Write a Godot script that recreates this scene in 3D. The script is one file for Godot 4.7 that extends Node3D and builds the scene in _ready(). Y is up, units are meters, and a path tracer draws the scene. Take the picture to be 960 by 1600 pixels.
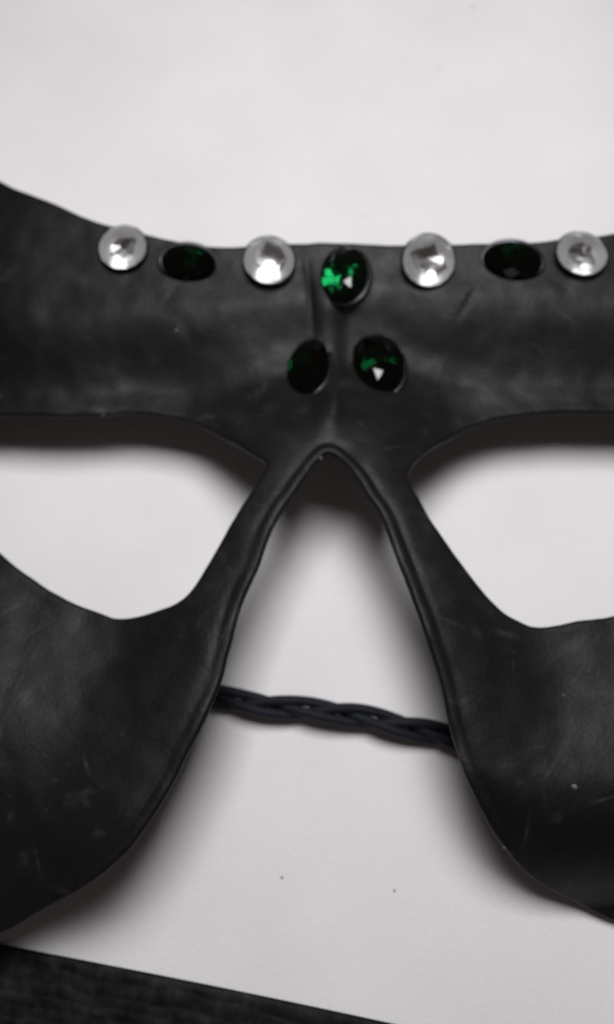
extends Node3D
# A black half mask set with rhinestones, lying on a white tabletop. Builders work in millimetres; MM turns them into metres.

const MM := 0.001
const STEP := 0.75         # grid of the mask sheet
const X0 := -140.0
const Z0 := -132.0
const NX := 376
const NZ := 322
const HALF := 0.9          # half the thickness of the mask

const OUTER := [
	-139.3, -123.4, -100.4, -94.5, -70.7, -71.7, -60.7, -65.9, -47.1, -59.4, -34.0, -55.7, -21.1, -53.5, -11.1, -53.5,
	-1.2, -53.9, 4.4, -54.2, 17.1, -53.4, 31.0, -53.1, 44.9, -53.4, 54.6, -54.1, 67.0, -55.1, 87.5, -60.9,
	113.6, -80.9, 140.0, -106.8, 132.1, -65.4, 123.8, -22.4, 115.3, 16.2, 97.7, 50.3, 86.5, 70.2, 80.1, 81.5,
	69.1, 85.1, 58.8, 82.9, 51.7, 79.7, 42.5, 75.2, 36.7, 70.1, 33.2, 65.4, 30.1, 59.3, 27.7, 52.3,
	26.1, 44.6, 23.5, 35.5, 21.0, 27.7, 18.1, 18.9, 15.0, 10.2, 12.7, 6.5, 10.6, 2.7, 8.6, -0.0,
	5.5, -2.9, 3.2, -1.1, 1.2, 1.6, -1.1, 5.3, -5.1, 12.7, -8.1, 21.5, -10.9, 29.0, -13.0, 37.5,
	-14.9, 45.7, -18.8, 54.7, -24.3, 65.5, -29.0, 71.9, -35.8, 77.1, -44.6, 81.5, -52.6, 85.6, -62.9, 87.7,
	-75.7, 82.2, -86.8, 64.9, -100.2, 38.6, -111.3, 1.0, -117.6, -39.1, -130.6, -83.7,
]
const LEFT_EYE := [
	-7.5, -1.0, -8.9, 2.6, -12.3, 8.8, -16.6, 16.7, -21.0, 24.8, -23.8, 27.1, -27.3, 28.2, -31.9, 29.2,
	-36.0, 29.5, -39.0, 28.6, -46.1, 25.8, -54.5, 21.0, -61.0, 16.2, -70.6, 8.3, -82.8, -3.8, -87.9, -12.9,
	-81.1, -16.3, -67.0, -16.6, -58.3, -16.4, -48.7, -16.3, -40.0, -16.8, -33.0, -16.4, -24.7, -14.5, -17.6, -9.6,
	-10.6, -3.9,
]
const RIGHT_EYE := [
	21.2, 2.3, 22.1, -1.2, 26.0, -5.9, 31.4, -10.3, 36.4, -13.5, 41.4, -15.2, 49.0, -16.3, 57.6, -16.6,
	65.7, -16.4, 76.5, -16.0, 87.6, -14.1, 95.6, -9.4, 90.4, 1.6, 80.2, 13.9, 69.8, 24.6, 59.9, 28.4,
	52.6, 29.5, 45.5, 30.7, 41.8, 29.8, 38.0, 27.6, 32.8, 21.7, 26.3, 12.1, 23.1, 5.9,
]

func _ready() -> void:
	# ---- camera
	var cam := Camera3D.new()
	cam.name = "camera"
	var lens := CameraAttributesPhysical.new()
	lens.frustum_focal_length = 20.7846   # 60 degrees upright
	lens.frustum_near = 0.01
	lens.frustum_far = 20.0
	lens.frustum_focus_distance = 0.138
	lens.exposure_aperture = 8.0
	cam.attributes = lens
	cam.fov = 60.0
	cam.near = 0.01
	cam.far = 20.0
	cam.transform = Transform3D(Basis(Vector3(0.99921, -0.03704, -0.01415), Vector3(0.00000, 0.35693, -0.93413), Vector3(0.03965, 0.93340, 0.35665)), Vector3(0.00793, 0.18668, 0.07133))
	add_child(cam)
	cam.current = true
	# ---- air and exposure
	var e := Environment.new()
	e.background_mode = Environment.BG_COLOR
	e.background_color = Color(0.044, 0.036, 0.034).linear_to_srgb()
	e.tonemap_mode = Environment.TONE_MAPPER_LINEAR
	e.tonemap_exposure = 1.0
	e.sdfgi_enabled = true
	e.ssao_enabled = true
	e.ssil_enabled = true
	var w := WorldEnvironment.new()
	w.name = "environment"
	w.environment = e
	add_child(w)
	# ---- the window above the table's far edge
	var lamp := AreaLight3D.new()
	lamp.name = "window_light"
	lamp.area_normalize_energy = true
	lamp.area_size = Vector2(0.18, 0.17)
	lamp.light_energy = 0.145
	lamp.light_color = Color(1.0, 0.995, 1.0)
	lamp.area_range = 5.0
	lamp.shadow_enabled = true
	add_child(lamp)
	lamp.look_at_from_position(Vector3(0.02, 0.38, -0.1), Vector3(0, 0, -0.02))

	make_tabletop()
	make_cord()
	make_strap()
	make_mask()


# ------------------------------------------------------------------ helpers

func put(called: String, m: Mesh, mat: Material, parent: Node = null) -> MeshInstance3D:
	var o := MeshInstance3D.new()
	o.name = called
	o.mesh = m
	o.material_override = mat
	(parent if parent else self).add_child(o, true)
	return o


func tag(o: Node, label: String, category: String, kind := "") -> void:
	if label:
		o.set_meta("label", label)
	if category:
		o.set_meta("category", category)
	if kind:
		o.set_meta("kind", kind)


func noise(freq: float, oct: int, sd: int) -> FastNoiseLite:
	var n := FastNoiseLite.new()
	n.seed = sd
	n.noise_type = FastNoiseLite.TYPE_SIMPLEX_SMOOTH
	n.frequency = freq
	n.fractal_octaves = oct
	return n


func face(st: SurfaceTool, a: Vector3, b: Vector3, c: Vector3, away: Vector3) -> void:
	# a flat facet that looks away from the point given
	var n := (b - a).cross(c - a)
	if n.length() < 1e-9:
		return
	n = n.normalized()
	if n.dot((a + b + c) / 3.0 - away) < 0.0:
		n = -n
		var t := b
		b = c
		c = t
	for v in [a, c, b]:
		st.set_normal(n)
		st.add_vertex(v * MM)


func tube(points: PackedVector3Array, rx: float, ry: float, sides := 12) -> ArrayMesh:
	# a round strand along the points, closed at both ends
	var st := SurfaceTool.new()
	st.begin(Mesh.PRIMITIVE_TRIANGLES)
	var n := points.size()
	for i in n:
		var d := (points[mini(i + 1, n - 1)] - points[maxi(i - 1, 0)]).normalized()
		var s := Vector3.UP.cross(d).normalized()
		var u := d.cross(s)
		for k in sides:
			var q := TAU * k / sides
			st.set_normal((s * cos(q) / rx + u * sin(q) / ry).normalized())
			st.set_uv(Vector2(float(k) / sides, i * 0.05))
			st.add_vertex((points[i] + s * cos(q) * rx + u * sin(q) * ry) * MM)
	for i in n - 1:
		for k in sides:
			var a := i * sides + k
			var b := i * sides + (k + 1) % sides
			for v in [a, a + sides, b, b, a + sides, b + sides]:
				st.add_index(v)
	for end in [0, n - 1]:
		for k in range(1, sides - 1):
			var o: int = end * sides
			for v in ([o, o + k, o + k + 1] if end == 0 else [o, o + k + 1, o + k]):
				st.add_index(v)
	return st.commit()


func bump_of(freq: float, oct: int, sd: int, size := 512) -> ImageTexture:
	var im := noise(freq, oct, sd).get_seamless_image(size, size)
	return ImageTexture.create_from_image(im)


# ------------------------------------------------------------------ tabletop

func make_tabletop() -> void:
	var m := StandardMaterial3D.new()
	m.resource_name = "white laminate"
	var im := noise(0.006, 4, 5).get_seamless_image(1024, 1024)
	im.convert(Image.FORMAT_RGB8)
	var fine := noise(0.22, 2, 9).get_seamless_image(1024, 1024)
	for y in 1024:
		for x in 1024:
			var a := im.get_pixel(x, y).r
			var b := fine.get_pixel(x, y).r
			var v := 0.905 + 0.03 * a + 0.022 * (b - 0.5)
			im.set_pixel(x, y, Color(v * 1.0, v * 0.992, v * 1.0))
	m.albedo_texture = ImageTexture.create_from_image(im)
	m.roughness = 0.55
	m.metallic_specular = 0.3
	m.uv1_triplanar = true
	m.uv1_world_triplanar = true
	m.uv1_scale = Vector3(4, 4, 4)
	m.heightmap_enabled = true
	m.heightmap_texture = ImageTexture.create_from_image(fine)
	m.heightmap_scale = 0.004
	var box := BoxMesh.new()
	box.size = Vector3(1.6, 0.03, 1.2)
	var t := put("tabletop", box, m)
	t.position = Vector3(0, -0.015, 0)
	tag(t, "smooth white tabletop under the black mask", "table", "structure")
	# dust on it
	var dm := StandardMaterial3D.new()
	dm.resource_name = "dust"
	dm.albedo_color = Color(0.5, 0.49, 0.48)
	dm.roughness = 0.9
	var spots := [Vector2(-3.8, 76.3), Vector2(45.5, -154.5), Vector2(35.0, -131.5), Vector2(18.0, 78.3), Vector2(13.4, -81.8)]
	var sizes := [0.28, 0.3, 0.22, 0.26, 0.2, 0.16, 0.2, 0.15]
	for i in spots.size():
		var sm := SphereMesh.new()
		sm.radius = sizes[i] * MM
		sm.height = sizes[i] * MM * 0.9
		sm.radial_segments = 8
		sm.rings = 4
		var d := put("dust_speck", sm, dm, t)
		d.position = Vector3(spots[i].x * MM, 0.015 + 0.0001, spots[i].y * MM)


# ------------------------------------------------------------------ cord and strap

func make_cord() -> void:
	var m := StandardMaterial3D.new()
	m.resource_name = "waxed cord"
	m.albedo_color = Color(0.008, 0.0098, 0.0155).linear_to_srgb()
	m.roughness = 0.55
	m.metallic_specular = 0.35
	m.uv1_triplanar = true
	m.uv1_scale = Vector3(400, 400, 400)
	m.heightmap_enabled = true
	m.heightmap_texture = bump_of(0.05, 3, 31, 256)
	m.heightmap_scale = 0.007
	# the line it lies along, under the mask from cheek to cheek
	var c := Curve3D.new()
	c.bake_interval = 0.4
	var way := [Vector2(-87.4, 27.8), Vector2(-63.0, 31.2), Vector2(-40.3, 35.2), Vector2(-27.8, 38.0), Vector2(-16.5, 42.2), Vector2(-4.7, 44.0), Vector2(5.9, 44.9), Vector2(16.5, 46.8), Vector2(28.1, 49.4), Vector2(39.6, 53.0), Vector2(50.7, 57.0), Vector2(68.1, 59.2), Vector2(85.7, 58.4)]
	var high := [0.0, 6.0, 3.0, 2.8, 3.4, 3.9, 4.0, 3.9, 3.4, 2.8, 3.0, 6.0, 0.0]
	for end in [0, 12]:      # tied to the inside of the cheeks
		high[end] = relief(way[end].x, way[end].y) - 2.0
	for i in way.size():
		var p := Vector3(way[i].x, high[i], way[i].y)
		var before: Vector2 = way[maxi(i - 1, 0)]
		var after: Vector2 = way[mini(i + 1, way.size() - 1)]
		var d := Vector3(after.x - before.x, 0, after.y - before.y) / 6.0
		c.add_point(p, -d, d)
	var o := Node3D.new()
	o.name = "braided_cord"
	add_child(o)
	tag(o, "thin black three-strand braided cord crossing the nose opening under the mask", "cord")
	var long := c.get_baked_length()
	var period := 42.0
	for k in 3:
		var line := PackedVector3Array()
		var s := 0.0
		while s < long:
			var p := c.sample_baked(s, true)
			var q := c.sample_baked(minf(s + 0.5, long), true)
			var r := c.sample_baked(maxf(s - 0.5, 0.0), true)
			var d := (q - r).normalized()
			var side := Vector3.UP.cross(d).normalized()
			var a := TAU * (s / period + k / 3.0) + 0.6
			line.append(p + side * sin(a) * 1.55 + Vector3.UP * sin(2.0 * a) * 0.85)
			s += 0.5
		put("strand", tube(line, 1.05, 0.95), m, o)


func make_strap() -> void:
	var m := StandardMaterial3D.new()
	m.resource_name = "black woven band"
	var im := Image.create(512, 128, false, Image.FORMAT_RGB8)
	var dye := Image.create(512, 128, false, Image.FORMAT_RGB8)
	var n := noise(0.045, 3, 77)
	var far := noise(0.011, 2, 78)
	for y in 128:
		for x in 512:
			var yy := y + 4.0 * n.get_noise_2d(x * 0.4 + 500.0, y * 0.6)
			var row := int(yy / 9.0)
			var u := fposmod(x + row * 11.0 + 9.0 * far.get_noise_2d(x * 3.0, row * 40.0), 22.0) / 22.0
			var w := fposmod(yy, 9.0) / 9.0
			var v := 0.35 + 0.4 * sqrt(maxf(0.0, sin(u * PI))) * sin(w * PI) + 0.6 * n.get_noise_2d(x, y)
			im.set_pixel(x, y, Color(v, v, v))
			var c := 0.065 + 0.04 * v + 0.07 * far.get_noise_2d(x * 2.5, y * 4.0) + 0.05 * n.get_noise_2d(x * 2.0, y)
			dye.set_pixel(x, y, Color(c * 0.94, c, c * 1.06))
	m.heightmap_enabled = true
	m.heightmap_texture = ImageTexture.create_from_image(im)
	m.heightmap_scale = 0.02
	m.albedo_texture = ImageTexture.create_from_image(dye)
	m.roughness = 0.55
	m.metallic_specular = 0.25
	var a := Vector2(-100.9, 81.6)
	var b := Vector2(114.7, 116.6)
	var along := (b - a).normalized()
	var across := Vector2(-along.y, along.x)
	var long := a.distance_to(b)
	var wide := 26.0
	# rounded flat section, swept along the band
	var prof := []
	for k in 7:
		var q := PI * k / 6.0
		prof.append(Vector2(0.55 - 0.55 * sin(q), 0.75 + 0.65 * -cos(q)))
	var ring := []
	for p in prof:
		ring.append(p)
	for k in range(1, 24):
		var u := k / 24.0
		ring.append(Vector2(0.55 + u * (wide - 1.1), 1.4 + 0.12 * sin(u * PI)))
	for k in 7:
		var p: Vector2 = prof[6 - k]
		ring.append(Vector2(wide - p.x, p.y))
	var st := SurfaceTool.new()
	st.begin(Mesh.PRIMITIVE_TRIANGLES)
	var segs := 80
	var rn := ring.size()
	for i in segs + 1:
		var s := long * i / segs
		for k in rn:
			var q: Vector2 = ring[k]
			var lift := 0.25 * sin(s * 0.07 + 1.0) + 0.25
			var flat := a + along * s + across * (q.x + 0.25 * sin(s * 0.05))
			st.set_uv(Vector2(s / 130.0, q.x / 32.0))
			st.set_smooth_group(0)
			st.add_vertex(Vector3(flat.x, q.y + lift, flat.y) * MM)
	for i in segs:
		for k in rn:
			var p := i * rn + k
			var r := i * rn + (k + 1) % rn
			for v in [p, p + rn, r, r, p + rn, r + rn]:
				st.add_index(v)
	for end in [0, segs]:
		var o: int = end * rn
		for k in range(1, rn - 1):
			for v in ([o, o + k, o + k + 1] if end == 0 else [o, o + k + 1, o + k]):
				st.add_index(v)
	st.generate_normals()
	var band := put("woven_band", st.commit(), m)
	tag(band, "flat dark woven band crossing the lower left corner of the white tabletop", "strap")


# ------------------------------------------------------------------ mask

func relief(x: float, z: float) -> float:
	# height of the middle of the sheet above the table
	var a := absf(x - 5.0)
	var side := smoothstep(-14.0, 14.0, x - 5.0)
	var h := 18.0 - 0.006 * pow(maxf(0.0, a - 62.0), 2.0)
	h -= 3.0 * (1.0 - smoothstep(-20.0, 10.0, z))
	var fold := z + 2.0 * sin(0.05 * x + 0.6) + 0.9 * sin(0.13 * x)
	h += 7.2 * smoothstep(-22.0, -42.0, fold) + 4.5 * smoothstep(-38.0, -66.0, z)
	var wall := 6.0 + 0.32 * maxf(0.0, z)       # the side of the nose
	h += 7.0 * (1.0 - smoothstep(wall, wall + 27.0, a)) * smoothstep(-38.0, -6.0, z) * (1.0 - 0.8 * side * smoothstep(32.0, 75.0, z))
	var low := maxf(0.0, z - 40.0 - 17.0 * side) / 40.0
	h -= (3.0 + 57.0 * side) * low * low
	h += 3.5 * exp(-pow((z - 58.0 - 15.0 * side) / 20.0, 2.0)) * smoothstep(20.0, 50.0, a) + (2.5 + 2.0 * side) * exp(-pow((a - 76.0 - 4.0 * side) / 17.0, 2.0) - pow((z - 48.0) / 30.0, 2.0))
	if z < 0.0:
		h += 1.4 * exp(-pow(a / 3.0, 2.0)) * smoothstep(-47.0, -37.0, z) * (1.0 - smoothstep(-14.0, -4.0, z))
	return 1.5 + 0.5 * ((h - 1.5) + sqrt(pow(h - 1.5, 2.0) + 4.0))


func slope(x: float, z: float, r := 2.0) -> Vector3:
	return Vector3(relief(x - r, z) - relief(x + r, z), 2.0 * r, relief(x, z - r) - relief(x, z + r)).normalized()


func outline(flat: Array) -> PackedVector2Array:
	# a smooth closed curve through the points
	var p := PackedVector2Array()
	for i in range(0, flat.size(), 2):
		p.append(Vector2(flat[i], flat[i + 1]))
	var n := p.size()
	var wob := noise(0.07, 3, 44)
	var out := PackedVector2Array()
	for i in n:
		for k in 8:
			var q := p[i].cubic_interpolate(p[(i + 1) % n], p[(i + n - 1) % n], p[(i + 2) % n], k / 8.0)
			out.append(q + 0.25 * Vector2(wob.get_noise_2dv(q), wob.get_noise_2d(q.y, q.x + 300.0)))   # cut by hand
	return out


func crease(p: Vector2, a: Vector2, b: Vector2, wide: float, deep: float) -> float:
	var q := Geometry2D.get_closest_point_to_segment(p, a, b)
	var d := p.distance_to(q)
	if d > wide * 3.0:
		return 0.0
	var t := q.distance_to(a) / a.distance_to(b)
	return -deep * exp(-pow(d / wide, 2.0)) * sin(PI * clampf(t * 0.9 + 0.05, 0.0, 1.0))


func make_mask() -> void:
	var loops := [outline(OUTER), outline(LEFT_EYE), outline(RIGHT_EYE)]
	var count := NX * NZ
	var near := PackedFloat32Array()      # distance to the nearest edge
	var nose := PackedFloat32Array()      # distance to the edge of the nose opening
	near.resize(count)
	nose.resize(count)
	near.fill(6.0)
	nose.fill(6.0)
	var inside := PackedByteArray()
	inside.resize(count)
	for li in 3:
		var lp: PackedVector2Array = loops[li]
		var n := lp.size()
		for i in n:
			var a := lp[i]
			var b := lp[(i + 1) % n]
			var at_nose: bool = li == 0 and i >= 28 * 8 and i < 52 * 8
			var lo := Vector2(minf(a.x, b.x) - 6.0, minf(a.y, b.y) - 6.0)
			var hi := Vector2(maxf(a.x, b.x) + 6.0, maxf(a.y, b.y) + 6.0)
			for iz in range(maxi(0, int((lo.y - Z0) / STEP)), mini(NZ - 1, int((hi.y - Z0) / STEP) + 1) + 1):
				for ix in range(maxi(0, int((lo.x - X0) / STEP)), mini(NX - 1, int((hi.x - X0) / STEP) + 1) + 1):
					var p := Vector2(X0 + ix * STEP, Z0 + iz * STEP)
					var d := p.distance_to(Geometry2D.get_closest_point_to_segment(p, a, b))
					var at := iz * NX + ix
					if d < near[at]:
						near[at] = d
					if at_nose and d < nose[at]:
						nose[at] = d
	for iz in NZ:
		var z := Z0 + iz * STEP
		var cuts := PackedFloat32Array()
		for li in 3:
			var lp: PackedVector2Array = loops[li]
			var n := lp.size()
			for i in n:
				var a := lp[i]
				var b := lp[(i + 1) % n]
				if (a.y > z) != (b.y > z):
					cuts.append(a.x + (z - a.y) / (b.y - a.y) * (b.x - a.x))
		cuts.sort()
		for k in range(0, cuts.size() - 1, 2):
			for ix in range(maxi(0, ceili((cuts[k] - X0) / STEP)), mini(NX - 1, floori((cuts[k + 1] - X0) / STEP)) + 1):
				inside[iz * NX + ix] = 1
	var f := PackedFloat32Array()
	var hh := PackedFloat32Array()
	f.resize(count)
	hh.resize(count)
	var waves := noise(0.035, 3, 3)
	var lumps := noise(0.16, 2, 8)
	for iz in NZ:
		for ix in NX:
			var at := iz * NX + ix
			f[at] = (near[at] if inside[at] else -near[at]) - HALF
			if near[at] >= 6.0 and not inside[at]:
				hh[at] = 2.0
				continue
			var x := X0 + ix * STEP
			var z := Z0 + iz * STEP
			var h := relief(x, z) + 0.55 * waves.get_noise_2d(x, z) + 0.06 * lumps.get_noise_2d(x, z)
			var s: float = nose[at]
			if s < 6.0:   # the turned bead along the nose opening
				h += (0.5 + 0.5 * waves.get_noise_2d(z * 1.6, x * 1.6)) * exp(-pow((s - 1.0) / 0.7, 2.0)) - (0.2 + 0.2 * waves.get_noise_2d(x * 1.4, z * 1.4)) * exp(-pow((s - 2.5) / 0.7, 2.0))
			elif near[at] < 6.0:
				h += 0.05 * exp(-pow((near[at] - 1.2) / 1.0, 2.0))
			if z < 0.0:
				var p := Vector2(x, z)
				h += crease(p, Vector2(-0.1, -51.5), Vector2(1.9, -34.0), 0.7, 0.7) + crease(p, Vector2(38.0, -44.6), Vector2(32.8, -36.4), 0.45, 0.4)
				h += crease(p, Vector2(-50.1, -18.6), Vector2(-30.1, -15.4), 0.5, 0.45)
			hh[at] = h
	# the sheet: cells cut along the edge
	var top := PackedVector3Array()
	var nor := PackedVector3Array()
	var out := PackedVector2Array()       # which way the edge looks, for vertices on it
	var node := PackedInt32Array()
	node.resize(count)
	node.fill(-1)
	var cross := {}
	var tris := PackedInt32Array()
	var rim := PackedInt32Array()
	var near_n := PackedVector3Array()
	near_n.resize(count)
	for iz in range(1, NZ - 1):
		for ix in range(1, NX - 1):
			var at := iz * NX + ix
			if near[at] < 6.0 or inside[at]:
				near_n[at] = Vector3(hh[at - 1] - hh[at + 1], 2.0 * STEP, hh[at - NX] - hh[at + NX]).normalized()
	for iz in range(1, NZ - 2):
		for ix in range(1, NX - 2):
			var c := [iz * NX + ix, iz * NX + ix + 1, (iz + 1) * NX + ix + 1, (iz + 1) * NX + ix]
			if f[c[0]] <= 0.0 and f[c[1]] <= 0.0 and f[c[2]] <= 0.0 and f[c[3]] <= 0.0:
				continue
			var poly := PackedInt32Array()
			var leave := -1
			var enter := -1
			for k in 4:
				var a: int = c[k]
				var b: int = c[(k + 1) % 4]
				if f[a] > 0.0:
					if node[a] < 0:
						node[a] = top.size()
						top.append(Vector3(X0 + (a % NX) * STEP, hh[a], Z0 + (a / NX) * STEP))
						nor.append(near_n[a])
						out.append(Vector2.ZERO)
					poly.append(node[a])
				if (f[a] > 0.0) != (f[b] > 0.0):
					var key := mini(a, b) * count + maxi(a, b)
					if not cross.has(key):
						var t := f[a] / (f[a] - f[b])
						var pa := Vector3(X0 + (a % NX) * STEP, hh[a], Z0 + (a / NX) * STEP)
						var pb := Vector3(X0 + (b % NX) * STEP, hh[b], Z0 + (b / NX) * STEP)
						var ga := Vector2(f[a - 1] - f[a + 1], f[a - NX] - f[a + NX])
						var gb := Vector2(f[b - 1] - f[b + 1], f[b - NX] - f[b + NX])
						cross[key] = top.size()
						top.append(pa.lerp(pb, t))
						nor.append(near_n[a].lerp(near_n[b], t).normalized())
						out.append(ga.lerp(gb, t).normalized())
					poly.append(cross[key])
					if f[a] > 0.0:
						leave = cross[key]
					else:
						enter = cross[key]
			for k in range(1, poly.size() - 1):
				tris.append_array([poly[0], poly[k], poly[k + 1]])
			if leave >= 0:
				rim.append_array([leave, enter])
	# joined: upper face, rounded edge, lower face
	var pos := PackedVector3Array()
	var nrm := PackedVector3Array()
	var uv := PackedVector2Array()
	var idx := PackedInt32Array()
	var n_top := top.size()
	for i in n_top:
		pos.append((top[i] + nor[i] * HALF) * MM)
		nrm.append(nor[i])
	for i in n_top:
		pos.append((top[i] - nor[i] * HALF) * MM)
		nrm.append(-nor[i])
	for i in range(0, tris.size(), 3):
		idx.append_array([tris[i], tris[i + 1], tris[i + 2]])
		idx.append_array([n_top + tris[i], n_top + tris[i + 2], n_top + tris[i + 1]])
	var ring := {}
	var steps := 6
	for i in rim:
		if ring.has(i):
			continue
		ring[i] = pos.size()
		var o := Vector3(out[i].x, 0, out[i].y)
		o = (o - nor[i] * o.dot(nor[i])).normalized()
		for k in steps + 1:
			var q := PI * k / steps
			var d := nor[i] * cos(q) + o * sin(q)
			pos.append((top[i] + d * HALF) * MM)
			nrm.append(d)
	for i in range(0, rim.size(), 2):
		var a: int = ring[rim[i]]
		var b: int = ring[rim[i + 1]]
		for k in steps:
			idx.append_array([a + k, a + k + 1, b + k, b + k, a + k + 1, b + k + 1])
	for p in pos:
		uv.append(Vector2((p.x / MM - X0) / (NX * STEP), (p.z / MM - Z0) / (NZ * STEP)))
	var arrays := []
	arrays.resize(Mesh.ARRAY_MAX)
	arrays[Mesh.ARRAY_VERTEX] = pos
	arrays[Mesh.ARRAY_NORMAL] = nrm
	arrays[Mesh.ARRAY_TEX_UV] = uv
	arrays[Mesh.ARRAY_INDEX] = idx
	var shell := ArrayMesh.new()
	shell.add_surface_from_arrays(Mesh.PRIMITIVE_TRIANGLES, arrays)
	var mask := put("mask", shell, leather())
	tag(mask, "black moulded half mask with rhinestones along its brow, on white tabletop", "mask")
	flecks(mask)
	gems(mask)


func leather() -> StandardMaterial3D:
	var m := StandardMaterial3D.new()
	m.resource_name = "black painted leather"
	var size := 1024
	var big := noise(0.008, 4, 21).get_image(size, size)
	var mid := noise(0.04, 4, 22).get_image(size, size)
	var small := noise(0.25, 3, 23).get_image(size, size)
	var col := Image.create(size, size, false, Image.FORMAT_RGB8)
	var rough := Image.create(size, size, false, Image.FORMAT_L8)
	var bump := Image.create(size, size, false, Image.FORMAT_L8)
	var wear := Image.create(size, size, false, Image.FORMAT_RGF)
	wear.fill(Color(0, 0, 0))
	# scuffs and dried glue where they are on the mask: place, half length, half width, turn, strength
	var marks := [
		[Vector2(15.6, -42.7), 3.0, 1.6, 1.9, 0.28], [Vector2(12.1, -40.1), 2.0, 0.7, 2.4, 0.3], [Vector2(3.1, -30.5), 3.0, 0.7, 1.7, 0.25], [Vector2(-1.0, -22.0), 2.0, 0.8, 0.6, 0.2],
		[Vector2(-30.0, -42.6), 2.6, 0.5, 2.2, 0.22], [Vector2(-27.7, -35.2), 3.0, 1.4, 0.8, 0.22], [Vector2(29.4, -40.4), 4.0, 1.2, 1.2, 0.14], [Vector2(51.4, -41.4), 5.0, 1.6, 0.2, 0.12],
		[Vector2(-50.8, -47.0), 6.0, 1.8, 0.3, 0.1], [Vector2(-44.4, -17.9), 5.0, 0.6, 0.1, 0.3], [Vector2(18.3, 18.3), 2.4, 0.8, 1.2, 0.3], [Vector2(20.3, 33.7), 5.0, 0.7, 1.25, 0.2],
		[Vector2(-14.6, 35.1), 5.0, 0.6, -1.2, 0.16], [Vector2(-5.2, 9.8), 4.0, 0.6, -1.05, 0.2], [Vector2(28.5, 54.0), 4.0, 0.8, 1.1, 0.22], [Vector2(50.2, 52.3), 7.0, 3.0, 1.3, 0.16],
		[Vector2(-43.8, 39.0), 6.0, 2.4, 1.7, 0.12], [Vector2(38.7, 32.5), 2.4, 0.8, 0.3, 0.22], [Vector2(6.0, -13.7), 4.0, 0.6, 1.57, 0.22], [Vector2(-12.9, -12.6), 6.0, 2.5, 0.6, 0.1],
	]
	var rng := RandomNumberGenerator.new()
	rng.seed = 12
	for i in 150:
		marks.append([Vector2(rng.randf_range(-95, 95), rng.randf_range(-70, 80)), rng.randf_range(0.4, 3.2), rng.randf_range(0.15, 0.4), rng.randf() * PI, rng.randf_range(0.06, 0.24)])
	for mk in marks:
		var c := Vector2((mk[0].x - X0) / (NX * STEP), (mk[0].y - Z0) / (NZ * STEP)) * size
		var reach := int(mk[1] * 2.2 * size / (NX * STEP)) + 3
		for y in range(maxi(0, int(c.y) - reach), mini(size, int(c.y) + reach)):
			for x in range(maxi(0, int(c.x) - reach), mini(size, int(c.x) + reach)):
				var q := Vector2((x - c.x) * NX * STEP / size, (y - c.y) * NZ * STEP / size).rotated(-mk[3])
				var k: float = exp(-pow(q.x / mk[1], 2.0) - pow((q.y + 0.12 * q.x * sin(mk[0].x)) / mk[2], 2.0)) * mk[4]
				k *= 0.35 + 1.3 * small.get_pixel(x, y).r * mid.get_pixel(x, y).r * 2.0
				if k > 0.002:
					var o := wear.get_pixel(x, y)
					wear.set_pixel(x, y, Color(o.r + k, o.g + (k if mk[2] < 0.5 else 0.0), 0))
	for y in size:
		for x in size:
			var b := big.get_pixel(x, y).r
			var d := mid.get_pixel(x, y).r
			var s := small.get_pixel(x, y).r
			var dust := smoothstep(0.62, 0.9, d) * smoothstep(0.4, 0.75, b)
			var v := 0.062 + 0.025 * b + 0.016 * s + 0.08 * dust + wear.get_pixel(x, y).r * 0.5
			col.set_pixel(x, y, Color(v * 1.03, v * 0.995, v * (0.985 - 0.05 * d)))
			var r := 0.48 + 0.16 * (d - 0.5) + 0.1 * (s - 0.5) + 0.12 * dust
			rough.set_pixel(x, y, Color(r, r, r))
			var h := 0.5 + 0.3 * (d - 0.5) + 0.4 * (s - 0.5) - 0.8 * wear.get_pixel(x, y).g
			bump.set_pixel(x, y, Color(h, h, h))
	m.albedo_texture = ImageTexture.create_from_image(col)
	m.roughness_texture = ImageTexture.create_from_image(rough)
	m.roughness_texture_channel = BaseMaterial3D.TEXTURE_CHANNEL_RED
	m.roughness = 1.0
	m.metallic_specular = 0.3
	m.heightmap_enabled = true
	m.heightmap_texture = ImageTexture.create_from_image(bump)
	m.heightmap_scale = 0.011
	return m


func flecks(mask: Node) -> void:
	var m := StandardMaterial3D.new()
	m.resource_name = "pale fleck"
	m.albedo_color = Color(0.42, 0.42, 0.4)
	m.roughness = 0.5
	var at := [Vector2(48.8, 43.8), Vector2(48.9, 60.0), Vector2(37.1, 69.6), Vector2(-39.8, -46.7), Vector2(-43.9, -16.3), Vector2(3.6, -2.0), Vector2(-13.7, -45.6), Vector2(-67.2, -21.5), Vector2(-28.1, -34.6)]
	var size := [0.42, 0.6, 0.6, 0.4, 0.4, 0.5, 0.4, 0.5, 0.5]
	var rng := RandomNumberGenerator.new()
	rng.seed = 4
	for i in at.size():
		var p: Vector2 = at[i]
		var st := SurfaceTool.new()
		st.begin(Mesh.PRIMITIVE_TRIANGLES)
		var pts := []
		for k in 7:
			var q := TAU * k / 7.0
			var r: float = size[i] * rng.randf_range(0.6, 1.1)
			pts.append(Vector3(cos(q) * r, -0.1, sin(q) * r * 0.75))
		for k in 7:
			face(st, pts[k], pts[(k + 1) % 7], Vector3(0.1, 0.22, 0.05), Vector3(0, -1, 0))
			face(st, pts[k], pts[(k + 1) % 7], Vector3(0, -0.15, 0), Vector3(0, 1, 0))
		var o := put("fleck", st.commit(), m, mask)
		place(o, p, HALF + 0.12, rng.randf() * TAU)


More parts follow.
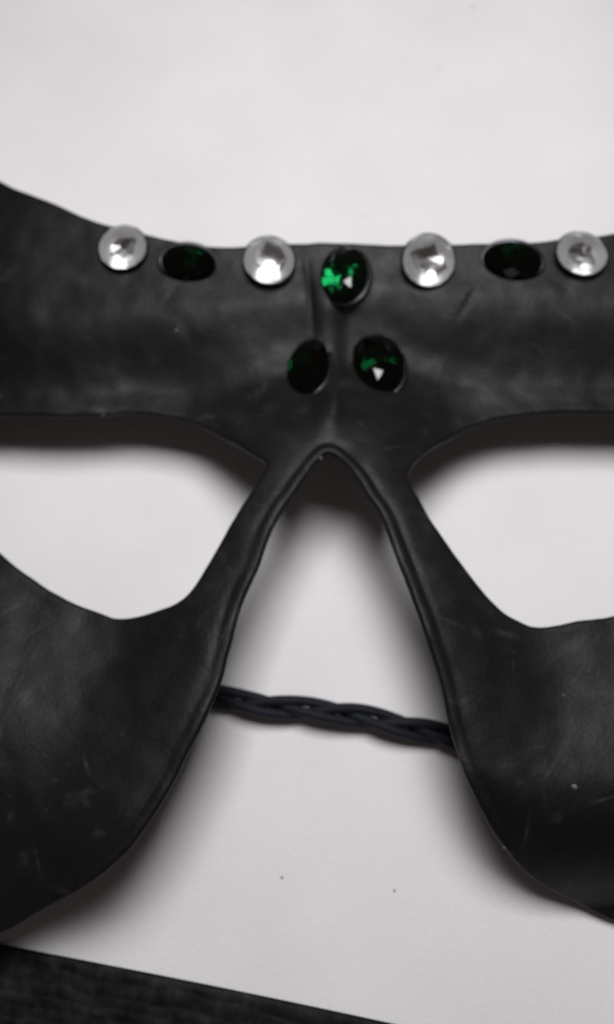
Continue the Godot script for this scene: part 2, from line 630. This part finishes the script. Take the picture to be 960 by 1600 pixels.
func place(o: Node3D, p: Vector2, lift: float, turn: float) -> void:
	# sets a thing on the mask's upper face, leaning with it
	var up := slope(p.x, p.y)
	var s := up.cross(Vector3(0, 0, -1)).normalized() * -1.0
	if s.x < 0.0:
		s = -s
	var b := Basis(s, up, s.cross(up)).rotated(up, turn)
	o.transform = Transform3D(b, (Vector3(p.x, relief(p.x, p.y), p.y) + up * lift) * MM)


func cut_stone(rx: float, rz: float, ring: float, tip: float, sd: int) -> Array:
	# [clear body, reflecting facets of the back seen through it]
	var st := SurfaceTool.new()
	st.begin(Mesh.PRIMITIVE_TRIANGLES)
	var mid := Vector3(0, 1.2, 0)
	var n := 8
	var at := func(r: float, y: float, k: float) -> Vector3:
		var q := TAU * k / n
		return Vector3(cos(q) * rx * r, y, sin(q) * rz * r)
	var crown := 3.3
	for k in n:
		face(st, at.call(0.5, crown, k), at.call(0.5, crown, k + 1), Vector3(0, crown, 0), mid)
		face(st, at.call(0.5, crown, k), at.call(0.5, crown, k + 1), at.call(0.76, 2.62, k + 0.5), mid)
		face(st, at.call(0.5, crown, k), at.call(0.76, 2.62, k + 0.5), at.call(1.0, 1.55, k), mid)
		face(st, at.call(0.5, crown, k), at.call(0.76, 2.62, k - 0.5), at.call(1.0, 1.55, k), mid)
		for j in 4:
			var a := k + j * 0.25
			var c := a + 0.25
			face(st, at.call(0.76, 2.62, k + 0.5), at.call(1.0, 1.55, a), at.call(1.0, 1.55, c), mid)
			face(st, at.call(1.0, 1.55, a), at.call(1.0, 1.55, c), at.call(1.0, 1.25, a), mid)
			face(st, at.call(1.0, 1.55, c), at.call(1.0, 1.25, c), at.call(1.0, 1.25, a), mid)
			face(st, at.call(1.0, 1.25, a), at.call(1.0, 1.25, c), at.call(0.9, -1.0, a), mid)
			face(st, at.call(1.0, 1.25, c), at.call(0.9, -1.0, c), at.call(0.9, -1.0, a), mid)
			face(st, at.call(0.9, -1.0, a), at.call(0.9, -1.0, c), Vector3(0, -1.0, 0), mid)
	var body := st.commit()
	# the pointed foil cup under the clear part: round at the girdle, eight long facets below
	var bt := SurfaceTool.new()
	bt.begin(Mesh.PRIMITIVE_TRIANGLES)
	var ct := SurfaceTool.new()
	ct.begin(Mesh.PRIMITIVE_TRIANGLES)
	var under := Vector3(0, 20, 0)
	var rng := RandomNumberGenerator.new()
	rng.seed = sd
	var uneven := PackedFloat32Array()
	for k in n + 1:
		uneven.append(rng.randf_range(-0.3, 0.3) if tip > 0.0 else rng.randf_range(-0.16, 0.16))
	uneven[n] = uneven[0]
	for side in [1.0, -1.0]:
		var low: float = 0.0 if side > 0.0 else -0.12
		for k in n:
			var a: Vector3 = at.call(0.56 + uneven[k] * 0.55, ring + low + uneven[k], k + 0.5)
			var c: Vector3 = at.call(0.56 + uneven[k + 1] * 0.55, ring + low + uneven[k + 1], k + 1.5)
			for j in 2:
				face(bt, at.call(0.93, 1.5 + low, k + j * 0.5), at.call(0.93, 1.5 + low, k + j * 0.5 + 0.5), a, under * -side)
			face(bt, a, c, at.call(0.93, 1.5 + low, k + 1), under * -side)
			face(ct, a, c, Vector3(0.25, tip + low, -0.4), under * -side)
	for k in 2 * n:
		var p := k * 0.5
		face(bt, at.call(0.93, 1.5, p), at.call(0.93, 1.5, p + 0.5), at.call(0.93, 1.38, p), Vector3(0, 1.4, 0))
		face(bt, at.call(0.93, 1.38, p), at.call(0.93, 1.38, p + 0.5), at.call(0.93, 1.5, p + 0.5), Vector3(0, 1.4, 0))
	return [body, bt.commit(), ct.commit()]


func stone_material(c: Color) -> StandardMaterial3D:
	var m := StandardMaterial3D.new()
	m.albedo_color = Color(c.linear_to_srgb(), 0.0)
	m.roughness = 0.03
	m.transparency = BaseMaterial3D.TRANSPARENCY_ALPHA
	m.refraction_enabled = true
	m.refraction_scale = 0.05
	return m


func gems(mask: Node) -> void:
	var clear := stone_material(Color(0.97, 0.97, 0.97))
	clear.resource_name = "clear acrylic"
	var green := stone_material(Color(0.002, 0.095, 0.024))
	green.resource_name = "green acrylic"
	var foil := StandardMaterial3D.new()
	foil.resource_name = "silver foil"
	foil.albedo_color = Color(0.88, 0.88, 0.88)
	foil.metallic = 1.0
	foil.roughness = 0.13
	var silvered := StandardMaterial3D.new()
	silvered.resource_name = "silvered lacquer"
	silvered.albedo_color = Color(0.95, 0.95, 0.95)
	silvered.metallic = 0.6
	silvered.roughness = 0.22
	var bright := foil.duplicate() as StandardMaterial3D
	bright.resource_name = "mirror foil"
	bright.roughness = 0.07
	var tarnished := bright.duplicate() as StandardMaterial3D
	tarnished.resource_name = "tarnished foil"
	tarnished.albedo_color = Color(0.5, 0.5, 0.5)
	var glue := StandardMaterial3D.new()
	glue.resource_name = "dried glue"
	glue.albedo_color = Color(0.6, 0.62, 0.62, 0.0)
	glue.roughness = 0.3
	glue.transparency = BaseMaterial3D.TRANSPARENCY_ALPHA
	glue.refraction_enabled = true
	glue.refraction_scale = 0.045
	# where, half width, half height, lean to turn about the stone's own axis, label
	var list := [
		# then how far it tips back and to the right in its glue
		[Vector2(-40.3, -52.5), 5.6, 5.2, 10.0, false, "clear round rhinestone nearest the left end of the brow row", 0.0, 0.0],
		[Vector2(-25.8, -49.3), 6.0, 3.9, -3.0, true, "dark green oval rhinestone between the two left clear stones", -11.0, 6.0],
		[Vector2(-8.1, -49.1), 5.8, 6.0, 30.0, false, "clear round rhinestone just left of the upright green stone", 6.0, 4.0],
		[Vector2(8.6, -45.9), 5.2, 7.0, 3.0, true, "bright green upright oval rhinestone at the middle of the brow", 10.0, -12.0],
		[Vector2(26.4, -48.9), 6.2, 6.0, 50.0, false, "clear round rhinestone just right of the upright green stone", -4.0, 9.0],
		[Vector2(44.8, -49.0), 6.3, 3.9, -10.0, true, "dark green oval rhinestone between the two right clear stones", -12.0, -4.0],
		[Vector2(59.4, -49.9), 5.8, 4.9, -25.0, false, "clear round rhinestone nearest the right end of the brow row", 0.0, 0.0],
		[Vector2(1.0, -26.0), 4.6, 7.4, -3.0, true, "black-green oval rhinestone left of the nose ridge", 5.0, -6.0],
		[Vector2(15.7, -27.3), 5.4, 7.9, 14.0, true, "black-green oval rhinestone right of the nose ridge", 3.0, -4.0],
	]
	for g in list:
		var back: StandardMaterial3D = bright if g[5].begins_with("bright") else tarnished
		var parts := cut_stone(g[1], g[2], 0.8 if g[4] else 0.92, -0.15 if g[4] else 0.12, int(g[3]) + 100)
		var o := put("green_rhinestone" if g[4] else "clear_rhinestone", parts[0], green if g[4] else clear, mask)
		place(o, g[0], HALF, deg_to_rad(g[3]))
		o.set_meta("label", g[5])
		o.rotation = (Basis(Vector3(0, 0, -1), deg_to_rad(g[7])) * Basis(Vector3(-1, 0, 0), deg_to_rad(g[6])) * o.basis).get_euler()
		put("foil_rim", parts[1], back if g[4] else silvered, o)
		put("foil_backing", parts[2], back if g[4] else foil, o)
		if g[4]:
			var line := PackedVector3Array()
			for k in 33:
				var q := TAU * k / 32.0
				line.append(Vector3(cos(q) * (g[1] + 0.25), 0.15 + 0.15 * sin(q * 3.0 + g[1]), sin(q) * (g[2] + 0.25)))
			put("glue_ring", tube(line, 0.6, 0.45, 8), glue, o)
